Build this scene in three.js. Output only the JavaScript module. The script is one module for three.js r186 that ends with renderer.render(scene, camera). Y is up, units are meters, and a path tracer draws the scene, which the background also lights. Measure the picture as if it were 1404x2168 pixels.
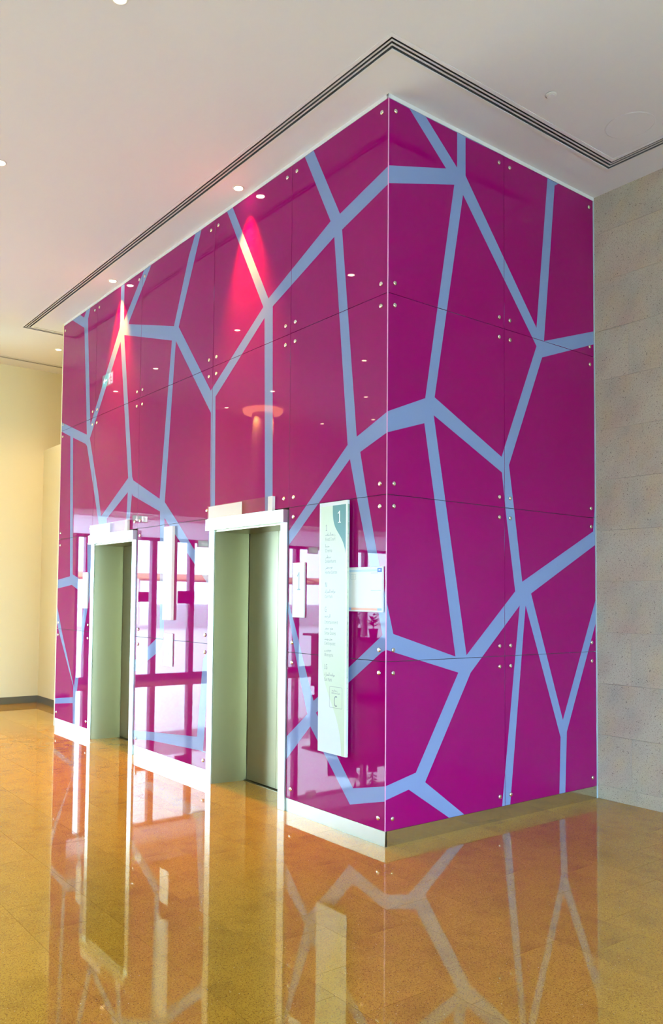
import * as THREE from 'three';
import { mergeGeometries } from 'three/addons/utils/BufferGeometryUtils.js';
import { RoundedBoxGeometry } from 'three/addons/geometries/RoundedBoxGeometry.js';
import { RectAreaLightUniformsLib } from 'three/addons/lights/RectAreaLightUniformsLib.js';

// ---------------------------------------------------------------- camera, sky, exposure
RectAreaLightUniformsLib.init();
const W = 1404, H = 2168;
const scene = new THREE.Scene();
const renderer = new THREE.WebGLRenderer({ antialias: true });
renderer.toneMapping = THREE.LinearToneMapping;
renderer.toneMappingExposure = 1.0;
renderer.shadowMap.enabled = true;
const FOCAL = 1718.8, PX = 583.49, PY = 1183.17;            // focal length and principal point in pixels
const camera = new THREE.PerspectiveCamera(2 * Math.atan(H / 2 / FOCAL) * 180 / Math.PI, W / H, 0.05, 400);
{
  const yaw = 0.6252906, pitch = 0.0478739, roll = 0.0117249;
  const f = new THREE.Vector3(Math.sin(yaw) * Math.cos(pitch), Math.sin(pitch), -Math.cos(yaw) * Math.cos(pitch));
  const r = new THREE.Vector3().crossVectors(f, new THREE.Vector3(0, 1, 0)).normalize();
  const u = new THREE.Vector3().crossVectors(r, f);
  const rr = r.clone().multiplyScalar(Math.cos(roll)).addScaledVector(u, Math.sin(roll));
  const uu = u.clone().multiplyScalar(Math.cos(roll)).addScaledVector(r, -Math.sin(roll));
  camera.position.set(-3.71767, 1.60749, 3.90202);
  camera.quaternion.setFromRotationMatrix(new THREE.Matrix4().makeBasis(rr, uu, f.clone().negate()));
  camera.setViewOffset(W, H, W / 2 - PX, H / 2 - PY, W, H);
  camera.updateMatrixWorld(true);
}
// bright hazy daytime sky, seen and let in through the glazed fronts only
scene.background = new THREE.Color().setRGB(0.69, 1.02, 1.42);
scene.backgroundIntensity = 27;

// ---------------------------------------------------------------- helpers
const used = new Map();
function numbered(n) { const k = used.get(n) ?? 0; used.set(n, k + 1); return k ? n + '_' + String(k).padStart(3, '0') : n; }
function shade(o) { o.castShadow = true; o.receiveShadow = true; return o; }
function part(name, geo, mat, parent, p) { const m = shade(new THREE.Mesh(geo, mat)); m.name = name; if (p) m.position.set(...p); parent.add(m); return m; }
function tag(o, label, category, group, kind) { o.userData.label = label; o.userData.category = category; if (group) o.userData.group = group; if (kind) o.userData.kind = kind; return o; }
function thing(name, p = [0, 0, 0], turn = 0) { const g = new THREE.Group(); g.name = numbered(name); g.position.set(...p); g.rotation.y = turn; scene.add(g); return g; }
function solid(name, geo, mat, p) { const m = part(numbered(name), geo, mat, scene, p); return m; }
const box = (w, h, d) => new THREE.BoxGeometry(w, h, d);
const span = (x0, x1, y0, y1, z0, z1) => new THREE.BoxGeometry(x1 - x0, y1 - y0, z1 - z0).translate((x0 + x1) / 2, (y0 + y1) / 2, (z0 + z1) / 2);
const rgb = (r, g, b) => new THREE.Color().setRGB(r, g, b);
const std = (c, roughness, metalness = 0, more = {}) => new THREE.MeshStandardMaterial({ color: c, roughness, metalness, ...more });
let seed = 7;
const rnd = () => { seed = (seed + 0x6d2b79f5) | 0; let t = Math.imul(seed ^ (seed >>> 15), 1 | seed); t = (t + Math.imul(t ^ (t >>> 7), 61 | t)) ^ t; return ((t ^ (t >>> 14)) >>> 0) / 4294967296; };
function canvas(w, h) { const c = document.createElement('canvas'); c.width = Math.round(w); c.height = Math.round(h); return c; }
function tex(c, repeat) { const t = new THREE.CanvasTexture(c); t.colorSpace = THREE.SRGBColorSpace; t.anisotropy = 8; if (repeat) { t.wrapS = t.wrapT = THREE.RepeatWrapping; } return t; }

// a speckled stone texture that repeats: base tone, soft clouds, then grains of the given colours
function stone(size, base, clouds, grains, smear) {
  const c = canvas(size, size), x = c.getContext('2d');
  x.fillStyle = base; x.fillRect(0, 0, size, size);
  const wrapped = (px, py, r, draw) => { for (const ox of [-size, 0, size]) for (const oy of [-size, 0, size]) if (px + ox > -r && px + ox < size + r && py + oy > -r && py + oy < size + r) draw(px + ox, py + oy); };
  for (const [n, r0, r1, col, a] of clouds) for (let i = 0; i < n; i++) {
    const px = rnd() * size, py = rnd() * size, r = (r0 + rnd() * (r1 - r0)) * size, st = smear ? 1.6 : 1;
    wrapped(px, py, r * 2, (u, v) => { const g = x.createRadialGradient(u, v, 0, u, v, r); g.addColorStop(0, `rgba(${col},${a})`); g.addColorStop(1, `rgba(${col},0)`); x.fillStyle = g; x.save(); x.translate(u, v); x.rotate(smear || 0); x.scale(1, st); x.translate(-u, -v); x.fillRect(u - r, v - r, 2 * r, 2 * r); x.restore(); });
  }
  for (const [n, r0, r1, col, a] of grains) {
    x.fillStyle = `rgba(${col},${a})`;
    for (let i = 0; i < n; i++) { const px = rnd() * size, py = rnd() * size, r = r0 + rnd() * (r1 - r0), e = 0.5 + rnd() * 0.5, w = rnd() * 3.14; wrapped(px, py, r, (u, v) => { x.beginPath(); x.ellipse(u, v, r, r * e, w, 0, 6.2832); x.fill(); }); }
  }
  return c;
}

// ---------------------------------------------------------------- materials
const M = {
  ceiling: std(rgb(0.81, 0.81, 0.84), 0.9),
  white: std(rgb(0.80, 0.80, 0.78), 0.6),
  cream: std(rgb(0.84, 0.75, 0.47), 0.75),
  backing: std(rgb(0.05, 0.04, 0.05), 0.8),
  steel: std(rgb(0.64, 0.74, 0.70), 0.28, 0.9),
  brushed: std(rgb(0.37, 0.36, 0.22), 0.30, 0.9),  // door steel darkened to khaki: recess shade and floor reflection in the colour
  kick: std(rgb(0.66, 0.63, 0.50), 0.10, 1),  // same skirting steel, olive cast of the reflected floor put into its colour
  bolt: std(rgb(0.80, 0.77, 0.72), 0.22, 1),
  dark: std(rgb(0.012, 0.012, 0.012), 0.8),
  galvanised: std(rgb(0.20, 0.20, 0.20), 0.6),
  slat: std(rgb(0.62, 0.60, 0.58), 0.5),
  baseboard: std(rgb(0.13, 0.12, 0.08), 0.25),
  frame: std(rgb(0.16, 0.17, 0.20), 0.4, 0.3),
  fascia: new THREE.MeshPhysicalMaterial({ color: rgb(0.85, 0.86, 0.88), roughness: 0.9, transmission: 0.30, thickness: 0 }),
  glass: new THREE.MeshPhysicalMaterial({ color: rgb(0.97, 0.99, 0.98), roughness: 0, transmission: 1, thickness: 0, ior: 1.5 }),
  acrylic: new THREE.MeshPhysicalMaterial({ color: rgb(0.97, 0.97, 0.97), roughness: 0.06, transmission: 1, thickness: 0, ior: 1.6 }),
  edge: std(rgb(0.80, 0.34, 0.62), 0.25),
  edgePale: std(rgb(0.46, 0.56, 0.62), 0.3),
  paper: std(rgb(0.84, 0.86, 0.84), 0.45),
};

// ---------------------------------------------------------------- measures (metres; corner of the lift core at the origin, front face along -z, side face along +x)
const TOP = 5.0, CEIL = 5.03, CORE_S = 5.865, CORE_X = 2.372, STONE_X = 2.388;
const ROWS = [0.0995, 1.1963, 2.3003, 3.6584, TOP];
const COLS = [0, 1.0803, 2.2349, 3.6801, 4.827, CORE_S];
const SIDE_COLS = [0, 1.2065, CORE_X];
const ROOM = { x0: -13.2, x1: STONE_X, z0: -10.2, z1: 9.2 };

// ---------------------------------------------------------------- floor: polished granite tiles in running bond
{
  const floor = thing('floor');
  tag(floor, 'polished ochre speckled granite floor of the lobby', 'floor', null, 'structure');
  part('grout_bed', span(ROOM.x0 - 0.2, ROOM.x1 + 0.3, -0.3, -0.0035, ROOM.z0 - 0.15, ROOM.z1 + 0.2), std(rgb(0.55, 0.38, 0.15), 0.5), floor);
  const grain = stone(1024, '#bd8f2f', [[60, 0.04, 0.12, '192,146,50', 0.22], [50, 0.04, 0.12, '140,98,36', 0.22]],
    [[26000, 1.0, 2.6, '200,154,58', 0.5], [22000, 1.0, 2.6, '136,90,34', 0.55], [9000, 0.8, 2.0, '92,58,28', 0.6], [1800, 0.8, 1.7, '40,28,18', 0.7], [2600, 0.7, 1.6, '226,196,140', 0.6], [160, 1.0, 2.0, '250,240,215', 0.8]]);
  const TW = 0.404, TL = 0.3636, mats = [], geos = [];
  const map = tex(grain, true);
  for (const k of [1.0, 0.95, 1.04]) mats.push(new THREE.MeshPhysicalMaterial({ map, color: rgb(k, k, k), roughness: 0.028, ior: 2.2, specularColor: rgb(1, 0.83, 0.42) }));
  for (let v = 0; v < 4; v++) {
    const g = box(TW - 0.0013, 0.0035, TL - 0.0013), uv = g.attributes.uv, ou = rnd(), ov = rnd();
    for (let i = 0; i < uv.count; i++) uv.setXY(i, ou + uv.getX(i) * TW / 1.15, ov + uv.getY(i) * TL / 1.15);
    geos.push(g);
  }
  const tiles = [];
  const v3 = new THREE.Vector3();
  for (let k = -36; k < 12; k++) for (let n = -34; n < 28; n++) {
    const x = -0.725 - TW / 2 + k * TW, z = 0.596 + TL / 2 + n * TL + (k & 1 ? TL / 2 : 0);
    if (x < ROOM.x0 || x > ROOM.x1 || z < ROOM.z0 || z > ROOM.z1) continue;
    if (x > 0.62 && z < -0.2 && z > -5.7) continue;
    v3.set(x, 0, z).project(camera);
    const d = Math.hypot(x - camera.position.x, z - camera.position.z);
    const seen = v3.z < 1 && Math.abs(v3.x) < 1.06 && Math.abs(v3.y) < 1.06 && !(x > 0.05 && z < -0.2 && z > -5.8);
    tiles.push({ x, z, d: seen ? d : 1000 + d, v: (Math.abs(k * 7 + n * 13) % 4), m: (Math.abs(k * 5 + n * 3) % 3) });
  }
  tiles.sort((a, b) => a.d - b.d);
  const rest = [[], [], []];
  tiles.forEach((t, i) => {
    if (i < 300 && t.d < 1000) part(i ? 'tile_' + String(i).padStart(3, '0') : 'tile', geos[t.v], mats[t.m], floor, [t.x, -0.00175, t.z]);
    else rest[t.m].push(geos[t.v].clone().translate(t.x, -0.00175, t.z));
  });
  rest.forEach((r, i) => { part(i ? 'tile_field_00' + i : 'tile_field', mergeGeometries(r), mats[i], floor).userData.kind = 'stuff'; });
}

// ---------------------------------------------------------------- ceiling with slots for the linear diffusers
// a diffuser band follows a polyline on the ceiling; offsets are to the left of the walking direction
const OUT = 0.062;
const band1 = [[1.2, -6.282], [-0.336, -6.282], [-0.336, 0.378], [2.022, 0.378], [2.022, ROOM.z1 - 0.1]];
const band2 = [[2.2, -7.775], [-1.47, -7.775], [-1.47, -8.83], [-12.9, -8.83]];
function offsetLine(line, o) {
  return line.map((p, i) => {
    const dir = (a, b) => { const l = Math.hypot(b[0] - a[0], b[1] - a[1]); return [(b[0] - a[0]) / l, (b[1] - a[1]) / l]; };
    const a = i ? dir(line[i - 1], p) : dir(p, line[i + 1]), b = i < line.length - 1 ? dir(p, line[i + 1]) : a;
    const na = [a[1], -a[0]], nb = [b[1], -b[0]], k = 1 + na[0] * nb[0] + na[1] * nb[1];
    return [p[0] + o * (na[0] + nb[0]) / k, p[1] + o * (na[1] + nb[1]) / k];
  });
}
function ribbon(line, o0, o1, y0, y1) {   // a bar with a rectangular section swept along the line with mitred corners
  const a = offsetLine(line, o0), b = offsetLine(line, o1), s = new THREE.Shape();
  [...a, ...b.reverse()].forEach((p, i) => (i ? s.lineTo(p[0], -p[1]) : s.moveTo(p[0], -p[1])));
  return new THREE.ExtrudeGeometry(s, { depth: y1 - y0, bevelEnabled: false }).rotateX(-Math.PI / 2).translate(0, y0, 0);
}
{
  const s = new THREE.Shape();
  [[ROOM.x0 - 0.2, ROOM.z0 + 0.95], [2.7, ROOM.z0 + 0.95], [2.7, ROOM.z1 + 0.2], [ROOM.x0 - 0.2, ROOM.z1 + 0.2]].forEach((p, i) => (i ? s.lineTo(p[0], -p[1]) : s.moveTo(p[0], -p[1])));
  for (const line of [band1, band2]) {
    const long = line.map((p) => [...p]), n = line.length - 1, grow = (p, q) => { for (const i of [0, 1]) p[i] += Math.sign(p[i] - q[i]) * 0.004; };
    grow(long[0], line[1]); grow(long[n], line[n - 1]);
    const h = new THREE.Path(), a = offsetLine(long, -OUT), b = offsetLine(long, OUT).reverse();
    [...a, ...b].forEach((p, i) => (i ? h.lineTo(p[0], -p[1]) : h.moveTo(p[0], -p[1])));
    s.holes.push(h);
  }
  const ceiling = solid('ceiling', new THREE.ExtrudeGeometry(s, { depth: 0.40, bevelEnabled: false }).rotateX(-Math.PI / 2).translate(0, CEIL, 0), M.ceiling);
  tag(ceiling, 'plain white painted plaster ceiling of the lobby', 'ceiling', null, 'structure');
  const lid = solid('ceiling', span(ROOM.x0 - 0.2, 2.7, CEIL + 0.42, CEIL + 0.54, ROOM.z0 + 0.95, ROOM.z1 + 0.2), M.ceiling);
  tag(lid, 'structural slab above the suspended ceiling', 'ceiling', null, 'structure');
  [[band1, 'black triple-slot linear air diffuser following the purple lift core round its corner'], [band2, 'triple-slot linear air diffuser along the cream back wall']].forEach(([line, label]) => {
    const g = thing('linear_diffuser');
    tag(g, label, 'air diffuser');
    part('flange', ribbon(line, 0.038, OUT + 0.006, CEIL - 0.005, CEIL - 0.0003), M.white, g);
    part('slat', ribbon(line, 0.0085, 0.0205, CEIL, CEIL + 0.003), M.slat, g);
    part('slat', ribbon(line, -0.0205, -0.0085, CEIL, CEIL + 0.003), M.slat, g);
    part('duct_side', ribbon(line, OUT - 0.0016, OUT - 0.001, CEIL + 0.0002, CEIL + 0.34), M.galvanised, g);
    part('duct_side', ribbon(line, -OUT + 0.001, -OUT + 0.0016, CEIL + 0.0002, CEIL + 0.34), M.galvanised, g);
    part('flange', ribbon(line, -OUT - 0.004, -0.038, CEIL - 0.003, CEIL - 0.0003), M.ceiling, g);
    part('duct_top', ribbon(line, -OUT + 0.001, OUT - 0.001, CEIL + 0.34, CEIL + 0.36), M.galvanised, g);
  });
}
// ceiling fittings
{
  const disc = thing('ceiling_sensor', [0.884, CEIL, 0.647]);
  tag(disc, 'small round white sensor disc on the ceiling', 'sensor');
  part('rim', new THREE.LatheGeometry([[0.0, 0], [0.036, 0], [0.036, -0.008], [0.030, -0.012], [0, -0.012]].map((p) => new THREE.Vector2(...p)), 32), M.white, disc);
  part('face', new THREE.CylinderGeometry(0.024, 0.024, 0.004, 32), M.ceiling, disc, [0, -0.013, 0]);
  const hatch = thing('access_hatch', [1.645, CEIL, 0.765]);
  tag(hatch, 'round flush access hatch outlined faintly in the ceiling', 'hatch');
  part('rim', new THREE.TorusGeometry(0.165, 0.0022, 6, 64).rotateX(Math.PI / 2), M.ceiling, hatch);
  part('cover', new THREE.CylinderGeometry(0.161, 0.161, 0.002, 48), M.ceiling, hatch, [0, -0.001, 0]);
}

// ---------------------------------------------------------------- lift core: magenta back-painted glass panels with a grey-blue branching line pattern
const CELLS_FRONT = [[0.817,5.001,-0.003,5.005,-0.009,4.528,0.501,4.387],
  [1.949,5.005,0.928,5.005,0.607,4.372,1.388,4.027],
  [2.471,5.009,2.045,5.011,1.46,3.978,2.267,3.45,2.879,4.192],
  [1.441,3.882,2.184,3.38,2.161,2.182,1.398,2.193],
  [1.327,3.945,0.563,4.239,0.398,2.687,1.075,2.121,1.293,2.134],
  [0.476,4.261,-0.007,4.403,-0.014,2.856,0.302,2.73],
  [0.372,2.583,0.31,2.351,0.186,1.93,0.033,1.369,0.754,0.861,0.835,1.042,0.985,1.394,1.084,1.6,1.091,1.998],
  [1.083,1.52,0.926,1.02,0.825,0.756,1.101,0.541],
  [1.097,0.367,0.79,0.672,0.346,0.202,-0.01,0.296,-0.008,0.085,1.092,0.085],
  [0.725,0.779,0.482,0.504,0.315,0.318,-0.012,0.394,-0.008,1.278,0.043,1.255],
  [0.264,2.618,-0.01,2.715,-0.012,1.562,0.097,1.939,0.199,2.339],
  [5.91,4.997,5.598,5.002,5.208,4.804,5.106,3.95,5.059,3.492,5.911,3.789],
  [5.344,4.997,5.157,4.999,5.224,4.932],
  [5.035,5.001,4.196,5.007,4.2,4.609,4.209,4.537,4.958,3.589,5.001,3.93,5.091,4.739,5.1,4.884],
  [4.112,5.004,3.634,5.007,4.108,4.583],
  [3.47,5.006,2.579,5.015,2.705,4.826,2.974,4.225,3.986,4.518,3.974,4.547],
  [4.092,4.427,3.012,4.093,3.205,2.565,3.797,2.813,3.826,2.853],
  [4.181,4.378,3.922,2.852,4.599,2.497,4.697,2.789,4.84,3.13,4.966,3.434],
  [5.481,3.521,5.092,3.388,5.044,3.353,4.813,2.8,4.615,2.301,4.969,2.212,4.941,1.732,5.263,1.825,5.389,1.858],
  [5.92,3.677,5.569,3.552,5.476,1.837,5.923,1.794],
  [3.924,2.702,3.944,2.463,3.957,2.264,4.437,2.291,4.445,2.459],
  [3.806,2.653,3.191,2.438,3.153,1.231,3.696,0.947,3.733,2.251,3.889,2.26,3.822,2.677],
  [3.095,2.366,2.539,1.932,2.25,1.711,2.248,1.126,2.327,1.059,2.412,0.363,3.332,0.28,3.707,0.242,3.712,0.821,3.118,1.096,3.066,1.235],
  [3.703,0.152,3.329,0.198,2.383,0.25,2.206,0.246,2.2,0.068,3.7,0.072],
  [2.931,4.068,2.259,3.248,2.243,2.271,2.263,2.146,2.254,1.84,2.543,2.062,2.807,2.287,3.096,2.523],
  [2.228,0.971,2.302,0.255,2.206,0.254],
  [5.932,1.684,5.41,1.732,5.262,1.689,5.003,1.601,5.103,1.172,5.27,0.528,5.683,1.148,5.925,1.573],
  [4.867,1.612,5.019,1.176,5.175,0.493,5.136,0.078,4.78,0.074],
  [5.944,1.39,5.778,1.144,5.293,0.537,5.292,0.41,5.937,0.326],
  [5.932,0.261,5.298,0.339,5.279,0.075,5.918,0.059]];
const CELLS_SIDE = [[-0.004,4.997,0.196,4.994,0.564,4.691,0.004,4.53],
  [0.358,4.995,0.681,4.995,0.681,4.735],
  [0.772,4.992,1.749,5.003,1.599,3.747,0.772,4.705],
  [1.906,5.005,2.42,5.003,2.413,3.89,1.694,3.661,1.776,4.368,1.842,4.966],
  [-0.002,4.405,0.651,4.599,0.359,2.997,0.005,2.855],
  [0.745,4.553,1.598,3.601,1.173,2.68,0.453,3.018],
  [2.412,3.78,1.669,3.524,1.26,2.627,1.323,2.276,1.414,1.751,2.345,2.188,2.363,2.351,2.394,2.586],
  [-0.003,2.711,0.351,2.821,0.669,1.21,0.066,1.378,0.007,1.584],
  [0.444,2.89,1.178,2.562,1.221,2.269,1.329,1.677,0.785,1.216],
  [-0.003,1.276,0.699,1.096,0.28,0.447,-0.003,0.39],
  [0.83,1.09,1.382,1.57,1.171,0.084,0.771,0.095,0.37,0.373],
  [1.453,1.571,1.884,0.538,1.865,0.089,1.263,0.078],
  [1.52,1.663,2.398,2.089,2.406,1.692,1.916,0.671],
  [2.407,1.504,1.968,0.575,1.942,0.086,2.389,0.081],
  [-0.003,0.299,0.214,0.343,0.616,0.095,-0.005,0.081]];
const PRINT = 720;   // pixels per metre of print
function panelMaterial(cells, u0, u1, y0, y1, flip) {
  const w = (u1 - u0) * PRINT, h = (y1 - y0) * PRINT, c = canvas(w, h), x = c.getContext('2d');
  x.fillStyle = '#7d8fb8'; x.fillRect(0, 0, w, h);
  x.fillStyle = '#940060'; 
  for (const p of cells) {
    x.beginPath();
    for (let i = 0; i < p.length; i += 2) { const a = (flip ? u1 - p[i] : p[i] - u0) * PRINT, b = (y1 - p[i + 1]) * PRINT; i ? x.lineTo(a, b) : x.moveTo(a, b); }
    x.closePath(); x.fill();
  }
  return new THREE.MeshPhysicalMaterial({ map: tex(c), roughness: 0.015, ior: 1.34 });
}
const boltGeo = new THREE.LatheGeometry([[0, 0.011], [0.009, 0.0105], [0.0135, 0.008], [0.0155, 0.004], [0.0155, 0], [0, 0]].map((p) => new THREE.Vector2(...p)), 20).rotateX(Math.PI / 2);
function glassPanel(wall, cells, u0, u1, y0, y1, flip, place) {
  const J = 0.002, g = box(u1 - u0 - 2 * J, y1 - y0 - 2 * J, 0.012);
  const p = part('glass_panel', g, panelMaterial(cells, u0 + J, u1 - J, y0 + J, y1 - J, flip), wall);
  place(p, (u0 + u1) / 2, (y0 + y1) / 2);
  const hw = (u1 - u0) / 2 - 0.0625, hh = (y1 - y0) / 2 - 0.0755;
  for (const sx of [-1, 1]) for (const sy of [-1, 1]) part('bolt', boltGeo, M.bolt, p, [sx * hw, sy * hh, 0.006]);
  return p;
}
{
  const wall = thing('wall_front');
  tag(wall, 'magenta glass wall with two lift doors and branching pale blue lines', 'wall', null, 'structure');
  const place = (p, s, y) => { p.position.set(0.006, y, -s); p.rotation.y = -Math.PI / 2; };
  for (let c = 0; c < 5; c++) for (let r = 0; r < 4; r++) {
    if ((c === 1 || c === 3) && r < 2) continue;
    glassPanel(wall, CELLS_FRONT, COLS[c], COLS[c + 1], ROWS[r], ROWS[r + 1], true, place);
  }
  const back = [];
  for (const c of [0, 2, 4]) back.push(span(0.02, 0.14, 0, CEIL, -COLS[c + 1] + (c === 4 ? 0.01 : 0), -COLS[c] - (c ? 0 : 0.02)));
  for (const c of [1, 3]) back.push(span(0.02, 0.14, 2.30, CEIL, -COLS[c + 1], -COLS[c]));
  part('backing', mergeGeometries(back), M.backing, wall);
  for (const [a, b] of [[0, 1.0803], [2.2349, 3.6801], [4.827, CORE_S]]) part('skirting', span(0.002, 0.02, 0, 0.0985, -b + 0.001, -a - 0.002), M.steel, wall);
  part('top_trim', span(0.0, 0.02, TOP + 0.001, CEIL, -CORE_S, 0), M.white, wall);

  const side = thing('wall_side');
  tag(side, 'magenta glass side wall of the lift core with branching blue lines', 'wall', null, 'structure');
  const place2 = (p, s, y) => { p.position.set(s, y, -0.006); };
  for (let c = 0; c < 2; c++) for (let r = 0; r < 4; r++) glassPanel(side, CELLS_SIDE, SIDE_COLS[c], SIDE_COLS[c + 1], ROWS[r], ROWS[r + 1], false, place2);
  part('backing', span(0.02, STONE_X + 0.2, 0, CEIL, -0.14, -0.02), M.backing, side);
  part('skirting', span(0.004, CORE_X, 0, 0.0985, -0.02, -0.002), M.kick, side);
  part('top_trim', span(0.0, STONE_X, TOP + 0.001, CEIL, -0.02, 0), M.white, side);
  part('corner_edge', span(-0.0015, 0.0035, 0.0995, TOP, -0.0035, 0.0015), M.edge, side);
  part('end_edge', span(CORE_X + 0.003, STONE_X - 0.001, 0, TOP, -0.02, 0.002), M.edgePale, side);
  const rearCore = solid('wall_core', span(2.6, 2.8, 0, CEIL + 0.42, -5.92, -0.02), M.galvanised); tag(rearCore, 'unseen rear wall added to keep daylight out of the lift shaft', 'wall', null, 'structure');  // unseen, added to stop sky light leaking into the shaft
  // the end of the core that faces the back wall
  const end = solid('wall_end', span(0.0, STONE_X + 0.3, 0, CEIL, -CORE_S - 0.03, -CORE_S - 0.002), M.cream);
  tag(end, 'plain end wall of the lift core facing the back of the lobby', 'wall', null, 'structure');
}

// ---------------------------------------------------------------- lift doorways
function liftDoor(name, near, far, label) {
  // near and far are distances along the front wall; local origin at the near foot of the frame
  const g = new THREE.Group(); g.name = name; scene.add(g); g.position.set(0, 0, -near);
  tag(g, label, 'lift door', 'lift doorways', 'structure');
  const w = far - near, J = 0.088, D = 0.325, y = 2.187, T = 0.055;
  const steelBox = (x0, x1, y0, y1, a, b) => { const q = new RoundedBoxGeometry(x1 - x0, y1 - y0, b - a, 1, 0.002); return q.translate((x0 + x1) / 2, (y0 + y1) / 2, -(a + b) / 2); };
  part('jamb', steelBox(-0.014, 0.06, 0, y, 0.003, J), M.steel, g);
  part('jamb', steelBox(-0.014, 0.06, 0, y, w - J, w - 0.003), M.steel, g);
  part('lintel', steelBox(-0.05, 0.02, y, 2.286, 0.006, w + 0.006), M.steel, g);
  const lining = (a0, a1) => {   // splayed side lining between the jamb and the leaf
    const s = new THREE.Shape(); s.moveTo(0.0, a0); s.lineTo(D + 0.02, a1); s.lineTo(D + 0.02, a1 + Math.sign(a0 - w / 2) * 0.03); s.lineTo(0.0, a0 + Math.sign(a0 - w / 2) * 0.03);
    return new THREE.ExtrudeGeometry(s, { depth: y, bevelEnabled: false }).rotateX(-Math.PI / 2);
  };
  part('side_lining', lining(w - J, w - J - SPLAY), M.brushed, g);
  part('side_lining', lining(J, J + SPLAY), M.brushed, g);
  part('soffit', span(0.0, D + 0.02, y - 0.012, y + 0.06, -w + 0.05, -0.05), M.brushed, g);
  const mid = w / 2;
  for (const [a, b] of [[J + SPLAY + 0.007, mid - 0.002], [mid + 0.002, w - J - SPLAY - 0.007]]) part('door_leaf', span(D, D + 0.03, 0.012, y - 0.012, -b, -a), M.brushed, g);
  part('shaft_panel', span(D + 0.16, D + 0.19, 0, 2.3, -w, 0), M.galvanised, g);
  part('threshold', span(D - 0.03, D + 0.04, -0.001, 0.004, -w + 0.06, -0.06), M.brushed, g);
  return g;
}
const SPLAY = 0.05;
liftDoor('door_1', COLS[1], COLS[2], 'stainless steel lift doorway beside the tall directory sign');
liftDoor('door_2', COLS[3], COLS[4], 'stainless steel lift doorway next to the cream wall');

// clear acrylic indicator strips standing on the lintels
for (const [near, label] of [[COLS[1], 'clear acrylic indicator strip on the lintel beside the directory sign'], [COLS[3], 'clear acrylic indicator strip on the lintel next to the cream wall']]) {
  const g = thing('indicator_strip', [-0.022, 2.287, -near]);
  tag(g, label, 'indicator');
  part('cover', new THREE.PlaneGeometry(0.98, 0.112).rotateY(-Math.PI / 2).translate(-0.0125, 0.062, -0.665), M.acrylic, g);
  part('end_block', span(-0.010, 0.018, 0, 0.118, -0.235, -0.176), M.paper, g);
  part('display_card', span(-0.004, 0.0, 0, 0.114, -1.15, -0.62), M.paper, g);
  part('base_rail', span(-0.012, 0.018, 0, 0.006, -1.155, -0.175), M.steel, g);
}

// ---------------------------------------------------------------- signs on the front wall
// simplified Arabic hand: letters from right to left as joined strokes
const LETTERS = {
  a: [[0, 0], [0, -1]], l: [[0, -1], [0, 0], [-0.35, 0]], m: [[0, 0], [-0.1, -0.28], [-0.35, -0.2], [-0.3, 0], [-0.55, 0]], t: [[0, 0], [0, -0.3], [-0.05, 0], [-0.4, 0]],
  s: [[0, 0], [0, -0.25], [-0.15, 0], [-0.2, -0.25], [-0.35, 0], [-0.4, -0.25], [-0.5, 0], [-0.6, 0]], r: [[0, -0.1], [-0.05, 0.2], [-0.3, 0.4]], w: [[0, 0], [-0.1, -0.35], [-0.3, -0.2], [-0.2, 0], [0, 0], [-0.15, 0.25], [-0.4, 0.35]],
  d: [[0, -0.45], [-0.1, -0.1], [-0.15, 0], [-0.45, 0]], h: [[0, 0], [-0.05, -0.4], [-0.35, -0.3], [-0.4, 0], [0, 0], [-0.5, 0]], q: [[0, 0], [-0.05, -0.45], [-0.3, -0.4], [-0.3, 0], [-0.6, 0]], y: [[0, -0.2], [-0.3, 0], [-0.1, 0.25], [-0.5, 0.3], [-0.6, 0]],
};
const DOTS = { t: -0.55, n: -0.6 };
function arabic(x, text, right, base, size) {
  let u = right;
  x.lineWidth = size * 0.11; x.lineJoin = 'round'; x.lineCap = 'round';
  for (const ch of text) {
    if (ch === ' ') { u -= size * 0.35; continue; }
    const low = ch.toLowerCase(), L = LETTERS[low];
    x.beginPath(); L.forEach(([a, b], i) => (i ? x.lineTo(u + a * size, base + b * size) : x.moveTo(u + a * size, base + b * size))); x.stroke();
    if (ch === 't') { x.beginPath(); x.arc(u - size * 0.1, base - size * 0.55, size * 0.07, 0, 7); x.fill(); }
    if (ch === 'T') { x.beginPath(); x.arc(u - size * 0.12, base + size * 0.3, size * 0.07, 0, 7); x.fill(); }
    u += Math.min(...L.map((p) => p[0])) * size - (low === 'a' || low === 'r' || low === 'w' || low === 'd' ? size * 0.16 : 0);
  }
  return right - u;
}
function arabicLeft(x, text, left, base, size) { const c = canvas(8, 8).getContext('2d'); const w = arabic(c, text, 0, 0, size); arabic(x, text, left + w, base, size); }
function latin(x, text, u, base, size, narrow, font = 'sans-serif') { x.save(); x.translate(u, base); x.scale(narrow, 1); x.font = `${size}px ${font}`; x.fillText(text, 0, 0); x.restore(); }
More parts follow.
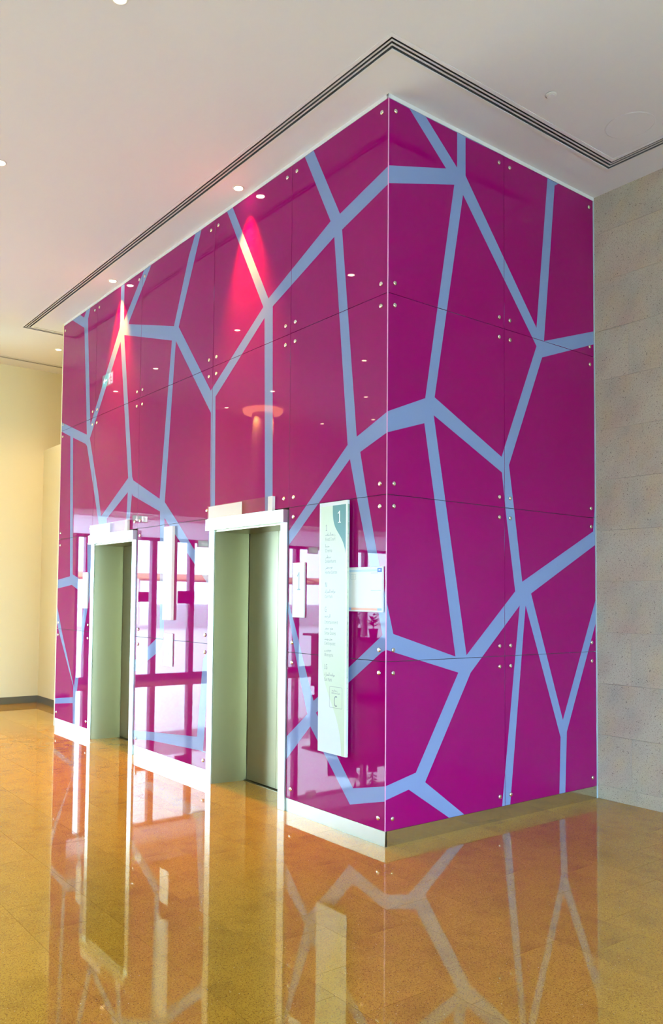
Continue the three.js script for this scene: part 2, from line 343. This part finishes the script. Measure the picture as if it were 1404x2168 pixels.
{
  const K = 1100, s1 = 0.64, s0 = 0.335, y0 = 0.527, y1 = 2.289, w = (s1 - s0) * K, h = (y1 - y0) * K;
  const c = canvas(w, h), x = c.getContext('2d'), U = (s) => (s1 - s) * K, V = (y) => (y1 - y) * K;
  x.fillStyle = '#dde5e2'; x.fillRect(0, 0, w, h);
  x.fillStyle = '#c6d8bb'; x.fillRect(U(0.622), V(2.262), U(0.352) - U(0.622), V(0.53) - V(2.262));
  x.fillStyle = '#d6e4e4'; x.beginPath(); x.moveTo(0, V(1.35)); x.lineTo(U(0.622), V(1.3)); x.bezierCurveTo(U(0.60), V(0.98), U(0.51), V(0.93), U(0.44), V(0.78)); x.bezierCurveTo(U(0.40), V(0.69), U(0.385), V(0.62), U(0.383), h); x.lineTo(0, h); x.closePath(); x.fill();
  const teal = '#3f837b';
  x.fillStyle = teal; x.beginPath(); x.moveTo(U(0.494), V(2.262)); x.lineTo(U(0.352), V(2.262)); x.lineTo(U(0.352), V(1.915)); x.bezierCurveTo(U(0.365), V(1.99), U(0.40), V(2.03), U(0.44), V(2.075)); x.bezierCurveTo(U(0.48), V(2.12), U(0.496), V(2.16), U(0.494), V(2.262)); x.fill();
  x.fillStyle = '#f4f8f8'; latin(x, '1', U(0.445), V(2.137), 0.118 * K, 0.72, 'serif');
  x.fillStyle = x.strokeStyle = '#6f7b73';
  const left = U(0.574);
  for (const [t, y, size, n, f] of [['1', 2.088, 0.062, 0.62, 'serif'], ['Food Court', 2.016, 0.031, 0.72], ['Cinema', 1.935, 0.031, 0.72], ['Debenhams', 1.858, 0.031, 0.72], ['Home Centre', 1.78, 0.031, 0.72], ['M', 1.686, 0.05, 0.62],
    ['Car Park', 1.609, 0.031, 0.72], ['G', 1.512, 0.05, 0.62], ['Entertainment', 1.429, 0.031, 0.72], ['Snow Dunes', 1.352, 0.031, 0.72], ['Centrepoint', 1.279, 0.031, 0.72], ['Monoprix', 1.199, 0.031, 0.72], ['LG', 1.109, 0.05, 0.62], ['Car Park', 1.027, 0.031, 0.72]]) latin(x, t, left, V(y), size * K, n, f);
  for (const [t, y] of [['rdhh almtaqm', 2.052], ['stTma', 1.971], ['dTthamr', 1.894], ['hwm sttr', 1.82], ['mwaqq alsTarat', 1.649], ['altrqTh', 1.475], ['stw dTwtr', 1.391], ['sttrTwTtt', 1.315], ['mwtwTry', 1.238], ['mwaqq alsTarat', 1.066]]) arabicLeft(x, t, left, V(y), 0.021 * K);
  x.lineWidth = 2.4; const bx = U(0.513), by = V(0.993), bw = U(0.378) - bx, bh = V(0.848) - by, q = 9;
  x.beginPath(); x.moveTo(bx + q, by); x.arcTo(bx + bw, by, bx + bw, by + bh, q); x.arcTo(bx + bw, by + bh, bx, by + bh, q); x.arcTo(bx, by + bh, bx, by, q); x.arcTo(bx, by, bx + bw, by, q); x.closePath(); x.stroke();
  arabicLeft(x, 'rdhh altrhTT', bx + 26, V(0.963), 0.012 * K); latin(x, 'Welcome Court', bx + 24, V(0.944), 0.0165 * K, 0.8);
  x.fillStyle = '#6d7a76'; latin(x, 'C', bx + bw * 0.33, V(0.858), 0.10 * K, 0.66);
  const g = thing('directory_sign', [0, 0, 0]);
  tag(g, 'tall pale green and white lift directory sign with a teal corner', 'sign');
  part('back_plate', new RoundedBoxGeometry(0.018, 1.728, 0.306, 1, 0.002).translate(-0.0225, 1.408, -0.507), M.paper, g);
  for (const y of [0.8, 1.4, 2.0]) part('standoff', span(-0.0135, 0.0, y - 0.02, y + 0.02, -0.53, -0.49), M.steel, g);
  const face = part('face_plate', box(s1 - s0, y1 - y0, 0.018), new THREE.MeshStandardMaterial({ map: tex(c), roughness: 0.35 }), g, [-0.041, (y0 + y1) / 2, -(s0 + s1) / 2]);
  face.rotation.y = -Math.PI / 2;
}
function plate(name, s0, s1, y0, y1, t, draw, label, category) {
  const K = 1400, c = canvas((s1 - s0) * K, (y1 - y0) * K), x = c.getContext('2d');
  x.fillStyle = '#dde4e2'; x.fillRect(0, 0, c.width, c.height); draw(x, c.width, c.height);
  const g = thing(name, [0, y0, -(s0 + s1) / 2], -Math.PI / 2);
  tag(g, label, category);
  part('board', new RoundedBoxGeometry(s1 - s0, y1 - y0, t - 0.001, 1, 0.0015).translate(0, (y1 - y0) / 2, t / 2 - 0.0005), M.paper, g);
  part('printed_face', box(s1 - s0 - 0.003, y1 - y0 - 0.003, 0.001), new THREE.MeshStandardMaterial({ map: tex(c), roughness: 0.4 }), g, [0, (y1 - y0) / 2, t]);
  return g;
}
plate('floor_number_sign', 0.862, 1.008, 1.462, 1.873, 0.012, (x, w, h) => { x.fillStyle = '#7fa3a6'; latin(x, '1', w * 0.36, h * 0.50, h * 0.46, 0.5, 'serif'); }, 'white plaque with a teal figure 1 between lift frame and directory sign', 'sign');
plate('floor_number_sign', 4.905, 5.05, 1.46, 1.875, 0.012, (x, w, h) => { x.fillStyle = '#e4e8e6'; x.fillRect(0, h * 0.95, w, h * 0.02); }, 'blank white plaque between the cream wall and its lift doorway', 'sign');
plate('lift_sign', 2.88, 3.05, 1.385, 2.276, 0.03, (x, w, h) => { x.fillStyle = '#b9c4c0'; for (const y of [0.46, 0.66]) latin(x, y < 0.5 ? '1' : 'G', w * 0.5, h * y, h * 0.03, 0.7); }, 'tall narrow white sign board between the two lift doorways', 'sign');
{
  const g = thing('call_panel', [0, 0.948, -2.96], -Math.PI / 2);
  tag(g, 'brushed steel call button plate between the two lift doorways', 'call panel');
  part('plate', new RoundedBoxGeometry(0.165, 0.309, 0.012, 1, 0.002).translate(0, 0.1545, 0.006), std(rgb(0.75, 0.80, 0.78), 0.4, 0.5), g);
  for (const y of [0.12, 0.2]) part('button', new THREE.CylinderGeometry(0.016, 0.016, 0.005, 24).rotateX(Math.PI / 2), M.steel, g, [0, y, 0.0135]);
}
plate('notice_board', 0.022, 0.378, 1.52, 1.823, 0.011, (x, w, h) => {
  x.fillStyle = '#e7efe9'; x.fillRect(w * 0.03, h * 0.04, w * 0.94, h * 0.86);
  x.fillStyle = '#b8d8e4'; x.fillRect(w * 0.04, h * 0.055, w * 0.86, h * 0.05);
  x.fillStyle = '#2f6fc4'; x.fillRect(w * 0.86, h * 0.03, w * 0.12, h * 0.09); x.fillStyle = '#dfeaf6'; x.fillRect(w * 0.89, h * 0.055, w * 0.05, h * 0.03);
  x.strokeStyle = '#a9c8cc'; x.lineWidth = 2; x.strokeRect(w * 0.10, h * 0.16, w * 0.15, h * 0.11); x.beginPath(); x.moveTo(w * 0.175, h * 0.16); x.lineTo(w * 0.175, h * 0.27); x.moveTo(w * 0.10, h * 0.215); x.lineTo(w * 0.25, h * 0.215); x.stroke();
  x.fillStyle = '#b4cfd6'; x.fillRect(w * 0.68, h * 0.13, w * 0.2, h * 0.014); x.fillRect(w * 0.68, h * 0.52, w * 0.28, h * 0.014); x.fillRect(w * 0.02, h * 0.14, w * 0.05, h * 0.014);
  x.fillStyle = '#8fb9e0'; x.fillRect(w * 0.02, h * 0.92, w * 0.1, h * 0.05); x.fillRect(w * 0.86, h * 0.92, w * 0.12, h * 0.05); x.fillStyle = '#e3a98e'; x.fillRect(w * 0.12, h * 0.92, w * 0.74, h * 0.05);
}, 'white framed notice with blue header and orange foot strip near the core corner', 'notice');

// ---------------------------------------------------------------- granite clad wall on the right
{
  const wall = thing('wall_right');
  tag(wall, 'pinkish beige granite clad wall meeting the magenta side wall', 'wall', null, 'structure');
  part('backing', span(STONE_X + 0.021, STONE_X + 0.3, 0, CEIL, -0.02, ROOM.z1 + 0.2), std(rgb(0.20, 0.16, 0.12), 0.9), wall);
  const face = stone(1024, '#c6bea6', [[60, 0.03, 0.12, '186,156,138', 0.20], [60, 0.03, 0.12, '160,162,148', 0.24], [40, 0.02, 0.08, '204,176,120', 0.22]],
    [[30000, 0.8, 2.2, '206,192,170', 0.40], [26000, 0.8, 2.2, '152,136,120', 0.40], [9000, 0.8, 2.2, '108,94,84', 0.5], [700, 1.2, 3.2, '60,48,46', 0.6], [1500, 0.8, 1.8, '196,120,104', 0.4]], 0.6);
  const map = tex(face, true), mats = [0.985, 1.0, 1.015].map((k) => new THREE.MeshPhysicalMaterial({ map, color: rgb(k, k, k), roughness: 0.35, ior: 1.4 }));
  const ys = [0, 0.112]; for (let y = 0.519; y < 4.9; y += 0.4185) ys.push(y); ys.push(CEIL);
  const cache = new Map();
  let n = 0;
  for (let r = 0; r < ys.length - 1; r++) {
    const y0 = ys[r], y1 = ys[r + 1], zs = [0.0]; for (let z = r === 0 ? 0.34 : r % 2 ? 0.30 : 0.62; z < 2.9; z += 0.64) zs.push(z); zs.push(3.2);
    for (let i = 0; i < zs.length - 1; i++) {
      const h = y1 - y0 - 0.0018, l = zs[i + 1] - zs[i] - 0.0007, key = h.toFixed(3) + '_' + l.toFixed(3) + '_' + (n % 3);
      if (!cache.has(key)) { const g = box(0.02, h, l), uv = g.attributes.uv, a = rnd(), b = rnd(); for (let k = 0; k < uv.count; k++) uv.setXY(k, a + uv.getX(k) * l / 1.3, b + uv.getY(k) * h / 1.3); cache.set(key, g); }
      part(n ? 'stone_slab_' + String(n).padStart(3, '0') : 'stone_slab', cache.get(key), mats[(n * 5 + r) % 3], wall, [STONE_X + 0.0105, (y0 + y1) / 2, (zs[i] + zs[i + 1]) / 2]);
      n++;
    }
  }
  const plain = span(STONE_X + 0.0005, STONE_X + 0.021, 0, CEIL, 3.2, ROOM.z1), uv = plain.attributes.uv; for (let k = 0; k < uv.count; k++) uv.setXY(k, uv.getX(k) * 4.6, uv.getY(k) * 3.9);
  part('far_cladding', plain, mats[1], wall);
}

// ---------------------------------------------------------------- other walls of the lobby
{
  const back = solid('wall_back', span(-1.1, 2.7, 0, CEIL, -8.35, -8.15), M.cream); tag(back, 'smooth cream yellow painted back wall of the lobby', 'wall', null, 'structure');
  const ret = solid('wall_return', span(-1.1, -0.9, 0, CEIL, -10.35, -8.35), M.cream); tag(ret, 'cream painted return wall beside the glazed entrance', 'wall', null, 'structure');
  const low = solid('wall_low', span(0.6, 2.7, 0, 3.81, -8.15, -5.9), M.cream); tag(low, 'low cream walled block below the ceiling beside the lift core', 'wall', null, 'structure');
  const endRoom = solid('wall_end', span(2.5, 2.7, 3.81, CEIL, -8.15, -5.9), M.cream); tag(endRoom, 'cream wall above the low block behind the lift core', 'wall', null, 'structure');
  for (const [geo, label] of [[span(-1.1, 0.587, 0, 0.1, -8.15, -8.137), 'dark olive stone baseboard along the cream back wall'], [span(0.587, 0.6, 0, 0.1, -8.137, -5.9), 'dark olive stone baseboard along the low cream block']]) { const b = solid('baseboard_back', geo, M.baseboard); tag(b, label, 'baseboard', null, 'structure'); }
  const up = solid('wall_bulkhead', span(ROOM.x0 - 0.2, -1.1, 3.1, CEIL + 0.2, -10.35, -9.2), M.cream); tag(up, 'cream bulkhead above the glazed entrance', 'wall', null, 'structure');
}

// ---------------------------------------------------------------- glazed fronts
const bandMat = new THREE.MeshPhysicalMaterial({ color: rgb(0.93, 0.95, 0.96), roughness: 0.9, transmission: 0.55, thickness: 0 });
let windows = 0;
function bay(a, b, head, at, turn, manifest) {   // one glazed bay from a to b along a front; local x runs along it, z points into the lobby
  const g = new THREE.Group(); g.name = 'window_' + (++windows); scene.add(g); g.position.set(...at); g.rotation.y = turn;
  tag(g, 'full height glazed bay of a lobby front', 'window', 'glazed bays', 'structure');
  const m = 0.055;
  part('stile', span(a, a + m, 0, head, -0.06, 0.06), M.frame, g);
  part('stile', span(b - m, b, 0, head, -0.06, 0.06), M.frame, g);
  part('bottom_rail', span(a + m, b - m, 0, 0.12, -0.05, 0.05), M.frame, g);
  part('head_rail', span(a + m, b - m, head - 0.06, head, -0.05, 0.05), M.frame, g);
  part('pane', new THREE.PlaneGeometry(b - a - 2 * m, head - 0.18).translate((a + b) / 2, (head + 0.06) / 2, 0), M.glass, g);
  if (manifest) part('frosted_band', new THREE.PlaneGeometry(b - a - 2 * m, 0.46).translate((a + b) / 2, 1.23, 0.006), bandMat, g);
}
const mull = [-1.95, -2.2, -3.55, -4.38, -5.45, -6.2, -7.02, -9.02, -10.6, -12.0, -13.2];
for (let i = 0; i < mull.length - 1; i++) bay(mull[i + 1], mull[i], 2.74, [0, 0, ROOM.z0], 0, i > 1 && i < 7);
{
  const f = solid('trim_1', new THREE.PlaneGeometry(-1.1 - ROOM.x0, 0.345).translate((ROOM.x0 - 1.1) / 2, 2.9125, ROOM.z0), M.fascia); tag(f, 'frosted transom strip above the glazed entrance', 'fascia', null, 'structure');
  const so = solid('trim_2', span(ROOM.x0 - 0.2, -1.1, 3.085, 3.099, ROOM.z0 - 0.1, -9.2), M.white); tag(so, 'white soffit board under the bulkhead of the glazed entrance', 'soffit', null, 'structure');
  const p = solid('wall_pier', span(-1.95, -1.1, 0, 2.74, ROOM.z0 - 0.15, ROOM.z0 + 0.06), M.cream); tag(p, 'cream pier at the end of the glazed entrance', 'wall', null, 'structure');
}
for (let i = 0; i < 4; i++) bay(-0.8 + i * 1.6, 0.8 + i * 1.6, 2.74, [-1.2, 0, ROOM.z1], Math.PI, false);  // unseen rear glazing, inferred from the light on side wall and granite
{
  const left = solid('wall_left', span(ROOM.x0 - 0.2, ROOM.x0, 0, CEIL, ROOM.z0 + 0.1, ROOM.z1), M.white); tag(left, 'plain white long side wall of the lobby', 'wall', null, 'structure');
  const rear = [[span(ROOM.x0 - 0.2, 2.7, 2.74, CEIL, ROOM.z1 - 0.06, ROOM.z1 + 0.2), 'plain light wall above the rear glazing'], [span(ROOM.x0 - 0.2, -6.8, 0, 2.74, ROOM.z1 - 0.06, ROOM.z1 + 0.2), 'plain light wall beside the rear glazing towards the long side wall'], [span(-0.4, 2.7, 0, 2.74, ROOM.z1 - 0.06, ROOM.z1 + 0.2), 'plain light wall beside the rear glazing towards the granite wall']];
  for (const [g, label] of rear) tag(solid('wall_rear', g, M.white), label, 'wall', null, 'structure');
}

// ---------------------------------------------------------------- recessed downlights
const lensMat = new THREE.MeshStandardMaterial({ color: 0x000000, emissive: rgb(1, 0.80, 0.48), emissiveIntensity: 45 });
const trimGeo = new THREE.LatheGeometry([[0.036, 0.0], [0.036, -0.004], [0.040, -0.007], [0.047, -0.006], [0.05, 0]].map((p) => new THREE.Vector2(...p)), 28);
const lensGeo = new THREE.CylinderGeometry(0.036, 0.036, 0.002, 28);
const WARM = rgb(1, 0.62, 0.30);
function downlight(x, z, power, angle, label, group, tint = WARM) {
  const g = thing('downlight', [x, CEIL, z]); tag(g, label, 'downlight', group);
  part('trim_ring', trimGeo, M.white, g); part('lens', lensGeo, lensMat, g, [0, -0.002, 0]);
  const l = new THREE.SpotLight(tint, power, 0, angle, 1, 2); l.name = 'lamp'; l.position.set(0, -0.012, 0); l.target.position.set(0, -2, 0); l.castShadow = true; l.shadow.radius = 1.6;
  g.add(l); g.add(l.target); l.target.name = 'aim';
  return g;
}
const WASH = rgb(1, 0.42, 0.05);
downlight(-0.112, -1.685, 62, 0.50, 'glowing downlight washing the magenta wall above the lift beside the directory sign', undefined, WASH);
downlight(-0.103, -4.19, 62, 0.50, 'glowing downlight washing the magenta wall above the lift next to the cream wall', undefined, WASH);
downlight(0.34, -6.95, 14, 1.0, 'glowing downlight in the ceiling near the cream back wall');
for (const [x, z, where] of [[-1.84, -0.29, 'out from the corner of the magenta core'], [-1.84, -2.49, 'facing the lift beside the directory sign'], [-1.86, -4.72, 'facing the lift next to the cream wall'], [-1.85, -6.945, 'by the hanging exit sign'],
  [-4.03, -4.71, 'facing the white sign between the lifts'], [-4.01, -6.94, 'between the round column and the reception counter'], [-1.95, -8.58, 'beside the cream return wall'], [-4.04, -8.41, 'beside the lit collar of the round column'],
  [-6.24, -8.38, 'before the wide entrance bay'], [-5.47, -6.26, 'above the reception counter'], [-6.755, -7.476, 'behind the reception counter']])
  downlight(x, z, 6, 1.05, 'glowing warm lobby downlight ' + where, 'lobby downlights');

// ---------------------------------------------------------------- things that show as reflections in the glass wall
{
  const col = thing('round_column', [-4.66, 0, -8.15]);
  tag(col, 'round cream lobby column with a lit collar under the ceiling', 'column');
  part('shaft', new THREE.CylinderGeometry(0.2, 0.2, 4.96, 40).translate(0, 2.48, 0), M.cream, col);
  part('collar', new THREE.CylinderGeometry(0.37, 0.35, 0.05, 48).translate(0, 4.985, 0), new THREE.MeshStandardMaterial({ color: rgb(0.8, 0.5, 0.3), emissive: rgb(1, 0.35, 0.12), emissiveIntensity: 9 }), col);
  for (const a of [0.3, 2.4, 4.5]) { const l = new THREE.SpotLight(rgb(1, 0.42, 0.16), 12, 0, 0.9, 1, 2); l.name = 'lamp'; l.position.set(Math.cos(a) * 0.28, 4.955, Math.sin(a) * 0.28); l.target.position.set(Math.cos(a) * 0.2, 2, Math.sin(a) * 0.2); l.target.name = 'aim'; l.castShadow = true; col.add(l, l.target); }
  part('base_ring', new THREE.CylinderGeometry(0.22, 0.22, 0.1, 40).translate(0, 0.05, 0), M.steel, col);
}
function exitTexture(kind) {
  const c = canvas(320, 160), x = c.getContext('2d');
  x.fillStyle = '#00a488'; x.fillRect(0, 0, 320, 160); x.fillStyle = x.strokeStyle = '#d8f2ec';
  if (kind === 'EXIT') { latin(x, 'EXIT', 28, 138, 96, 1.0); arabic(x, 'mtrd', 210, 48, 34); return c; }
  const man = (u) => { x.beginPath(); x.arc(u + 62, 38, 13, 0, 7); x.fill(); x.lineWidth = 15; x.lineCap = 'round'; x.beginPath(); x.moveTo(u + 55, 58); x.lineTo(u + 46, 92); x.lineTo(u + 66, 112); x.lineTo(u + 58, 140); x.moveTo(u + 46, 92); x.lineTo(u + 34, 118); x.lineTo(u + 12, 120); x.moveTo(u + 56, 62); x.lineTo(u + 82, 78); x.moveTo(u + 52, 62); x.lineTo(u + 26, 76); x.stroke(); };
  x.fillRect(14, 14, 118, 132); x.fillStyle = x.strokeStyle = '#00a488'; man(20); x.fillStyle = x.strokeStyle = '#ffffff';
  x.save(); x.translate(230, 80); if (kind === 'down') x.rotate(Math.PI / 2); x.lineWidth = 20; x.lineCap = 'butt'; x.beginPath(); x.moveTo(-56, 0); x.lineTo(30, 0); x.stroke(); x.beginPath(); x.moveTo(62, 0); x.lineTo(14, -44); x.lineTo(14, 44); x.fill(); x.restore();
  return c;
}
function exitSign(kind, p, turn, w, label, drop, glow, h = w / 2) {
  const g = thing('exit_sign', p, turn); tag(g, label, 'exit sign');
  const t = tex(exitTexture(kind));
  part('housing', new RoundedBoxGeometry(w + 0.02, h + 0.02, 0.03, 1, 0.004), M.white, g);
  for (const s of [1, -1]) { const f = part('face', new THREE.PlaneGeometry(w, h), new THREE.MeshStandardMaterial({ color: 0x222222, emissive: rgb(1, 1, 1), emissiveMap: t, emissiveIntensity: glow }), g, [0, 0, s * 0.0165]); if (s < 0) f.rotation.y = Math.PI; }
  if (drop) for (const s of [-1, 1]) part('hanger', new THREE.CylinderGeometry(0.004, 0.004, drop, 8), M.steel, g, [s * w * 0.4, h / 2 + 0.01 + drop / 2, 0]);
}
exitSign('EXIT', [-4.60, 2.67, -10.11], 0, 0.24, 'lit exit sign on the head of the narrow entrance bay', 0, 18);
exitSign('EXIT', [-7.41, 2.66, -10.11], 0, 0.26, 'lit exit sign on the head of the wide entrance bay', 0, 18);
exitSign('down', [-2.76, 2.985, -9.22], 0, 0.30, 'lit exit sign with a running figure and a down arrow under the bulkhead', 0.04, 14, 0.11);
exitSign('side', [-0.99, 4.66, -6.7], Math.PI / 2, 0.36, 'lit exit sign hanging from the ceiling before the cream wall', 0.265, 9);
{
  const g = thing('arrow_sign', [-3.31, 1.5, -10.12]); tag(g, 'small red sign with an arrow on the entrance glazing', 'sign');
  const c = canvas(220, 190), x = c.getContext('2d'); x.fillStyle = '#c23a44'; x.fillRect(0, 0, 220, 190); x.fillStyle = x.strokeStyle = '#5a0d22'; x.lineWidth = 12; x.beginPath(); x.moveTo(205, 140); x.lineTo(40, 140); x.stroke(); x.beginPath(); x.moveTo(12, 140); x.lineTo(50, 114); x.lineTo(50, 166); x.fill();
  part('panel', box(0.22, 0.19, 0.01).translate(0, 0.095, 0), new THREE.MeshStandardMaterial({ map: tex(c), roughness: 0.5 }), g);
  for (const s of [-1, 1]) part('suction_mount', new THREE.CylinderGeometry(0.012, 0.016, 0.06, 12).rotateX(Math.PI / 2), M.steel, g, [s * 0.08, 0.095, -0.035]);
  const r = thing('sign_panel', [-4.22, 1.47, -10.09]); tag(r, 'dark red blank sign panel on the entrance mullion', 'sign');
  part('panel', new RoundedBoxGeometry(0.38, 0.25, 0.02, 1, 0.003).translate(0, 0.125, 0), std(rgb(0.10, 0.012, 0.03), 0.5), r);
  part('bracket', span(-0.18, -0.13, 0.1, 0.15, -0.05, -0.01), M.steel, r);
}
{
  const d = thing('reception_counter', [-5.35, 0, -6.4]); tag(d, 'long dark reception counter with a pale panelled front', 'counter');
  part('carcass', span(-0.25, 0.19, 0.08, 0.96, -0.9, 0.88), std(rgb(0.11, 0.05, 0.035), 0.35), d);
  part('plinth', span(-0.22, 0.14, 0, 0.08, -0.86, 0.84), M.dark, d);
  part('worktop', new RoundedBoxGeometry(0.72, 0.04, 1.86, 2, 0.008).translate(0, 0.98, 0), std(rgb(0.04, 0.018, 0.014), 0.18), d);
  for (const [a, b] of [[-0.86, -0.3], [-0.27, 0.29], [0.32, 0.84]]) part('front_panel', span(0.19, 0.2, 0.14, 0.9, a, b), std(rgb(0.40, 0.36, 0.34), 0.4), d);
  const leaf = new THREE.Shape(); leaf.moveTo(0, 0); leaf.quadraticCurveTo(0.04, 0.06, 0, 0.14); leaf.quadraticCurveTo(-0.04, 0.06, 0, 0);
  const lg = new THREE.ExtrudeGeometry(leaf, { depth: 0.002, bevelEnabled: false, curveSegments: 5 }), lm = std(rgb(0.16, 0.02, 0.03), 0.6);
  for (const [z, label] of [[-5.75, 'potted dark red leafy plant at the end of the counter'], [-6.15, 'potted dark red leafy plant further along the counter']]) {
    const p = thing('potted_plant', [-5.2, 1.0, z]); tag(p, label, 'plant');
    part('pot', new THREE.LatheGeometry([[0.0, 0], [0.06, 0], [0.08, 0.13], [0.074, 0.13], [0.07, 0.11], [0, 0.11]].map((q) => new THREE.Vector2(...q)), 20), std(rgb(0.3, 0.1, 0.06), 0.6), p);
    part('stem', new THREE.CylinderGeometry(0.008, 0.012, 0.22, 8).translate(0, 0.2, 0), std(rgb(0.08, 0.1, 0.03), 0.8), p);
    for (let i = 0; i < 26; i++) { const q = part('leaf', lg, lm, p, [0, 0.16 + 0.2 * rnd(), 0]); q.rotation.set(0.7 + rnd() * 0.8, i * 2.4, 0, 'YXZ'); }
  }
  const m = thing('monitor', [-5.42, 1.0, -6.75], 0.9); tag(m, 'flat monitor seen from behind on the reception counter', 'monitor');
  part('screen', new RoundedBoxGeometry(0.5, 0.3, 0.03, 1, 0.006).translate(0, 0.28, 0), M.dark, m); part('stand', span(-0.03, 0.03, 0.01, 0.15, -0.035, -0.016), M.dark, m); part('foot', new RoundedBoxGeometry(0.22, 0.012, 0.16, 1, 0.004).translate(0, 0.006, -0.02), M.dark, m);
}

// ---------------------------------------------------------------- outdoors beyond the glazing
{
  const ground = solid('pavement', new THREE.BoxGeometry(240, 0.4, 240).translate(0, -0.52, 0), std(rgb(0.55, 0.53, 0.49), 0.9)); tag(ground, 'pale sunlit paving outside the entrance', 'paving', null, 'structure');
  const roof = std(rgb(0.50, 0.20, 0.06), 0.8);
  const arc = new THREE.Shape(); arc.moveTo(-2.6, 0); arc.quadraticCurveTo(0, 0.75, 2.6, 0); arc.lineTo(2.6, -0.06); arc.quadraticCurveTo(0, 0.66, -2.6, -0.06); 
  const rg = new THREE.ExtrudeGeometry(arc, { depth: 10.5, bevelEnabled: false, curveSegments: 10 }).rotateY(Math.PI / 2).translate(-5.25, 0, 0);
  for (let i = 0; i < 4; i++) {
    const c = thing('parking_canopy', [-14.5 - i * 11, -0.32, -42]); tag(c, 'orange fabric parking canopy on white posts outside the entrance', 'canopy', 'parking canopies');
    part('canopy_roof', rg, roof, c, [0, 3.0, 0]);
    for (const x of [-4.5, 0, 4.5]) part('post', new THREE.CylinderGeometry(0.07, 0.07, 3.3, 10).translate(0, 1.65, 0), M.white, c, [x, 0, 0]);
  }
}
renderer.render(scene, camera);
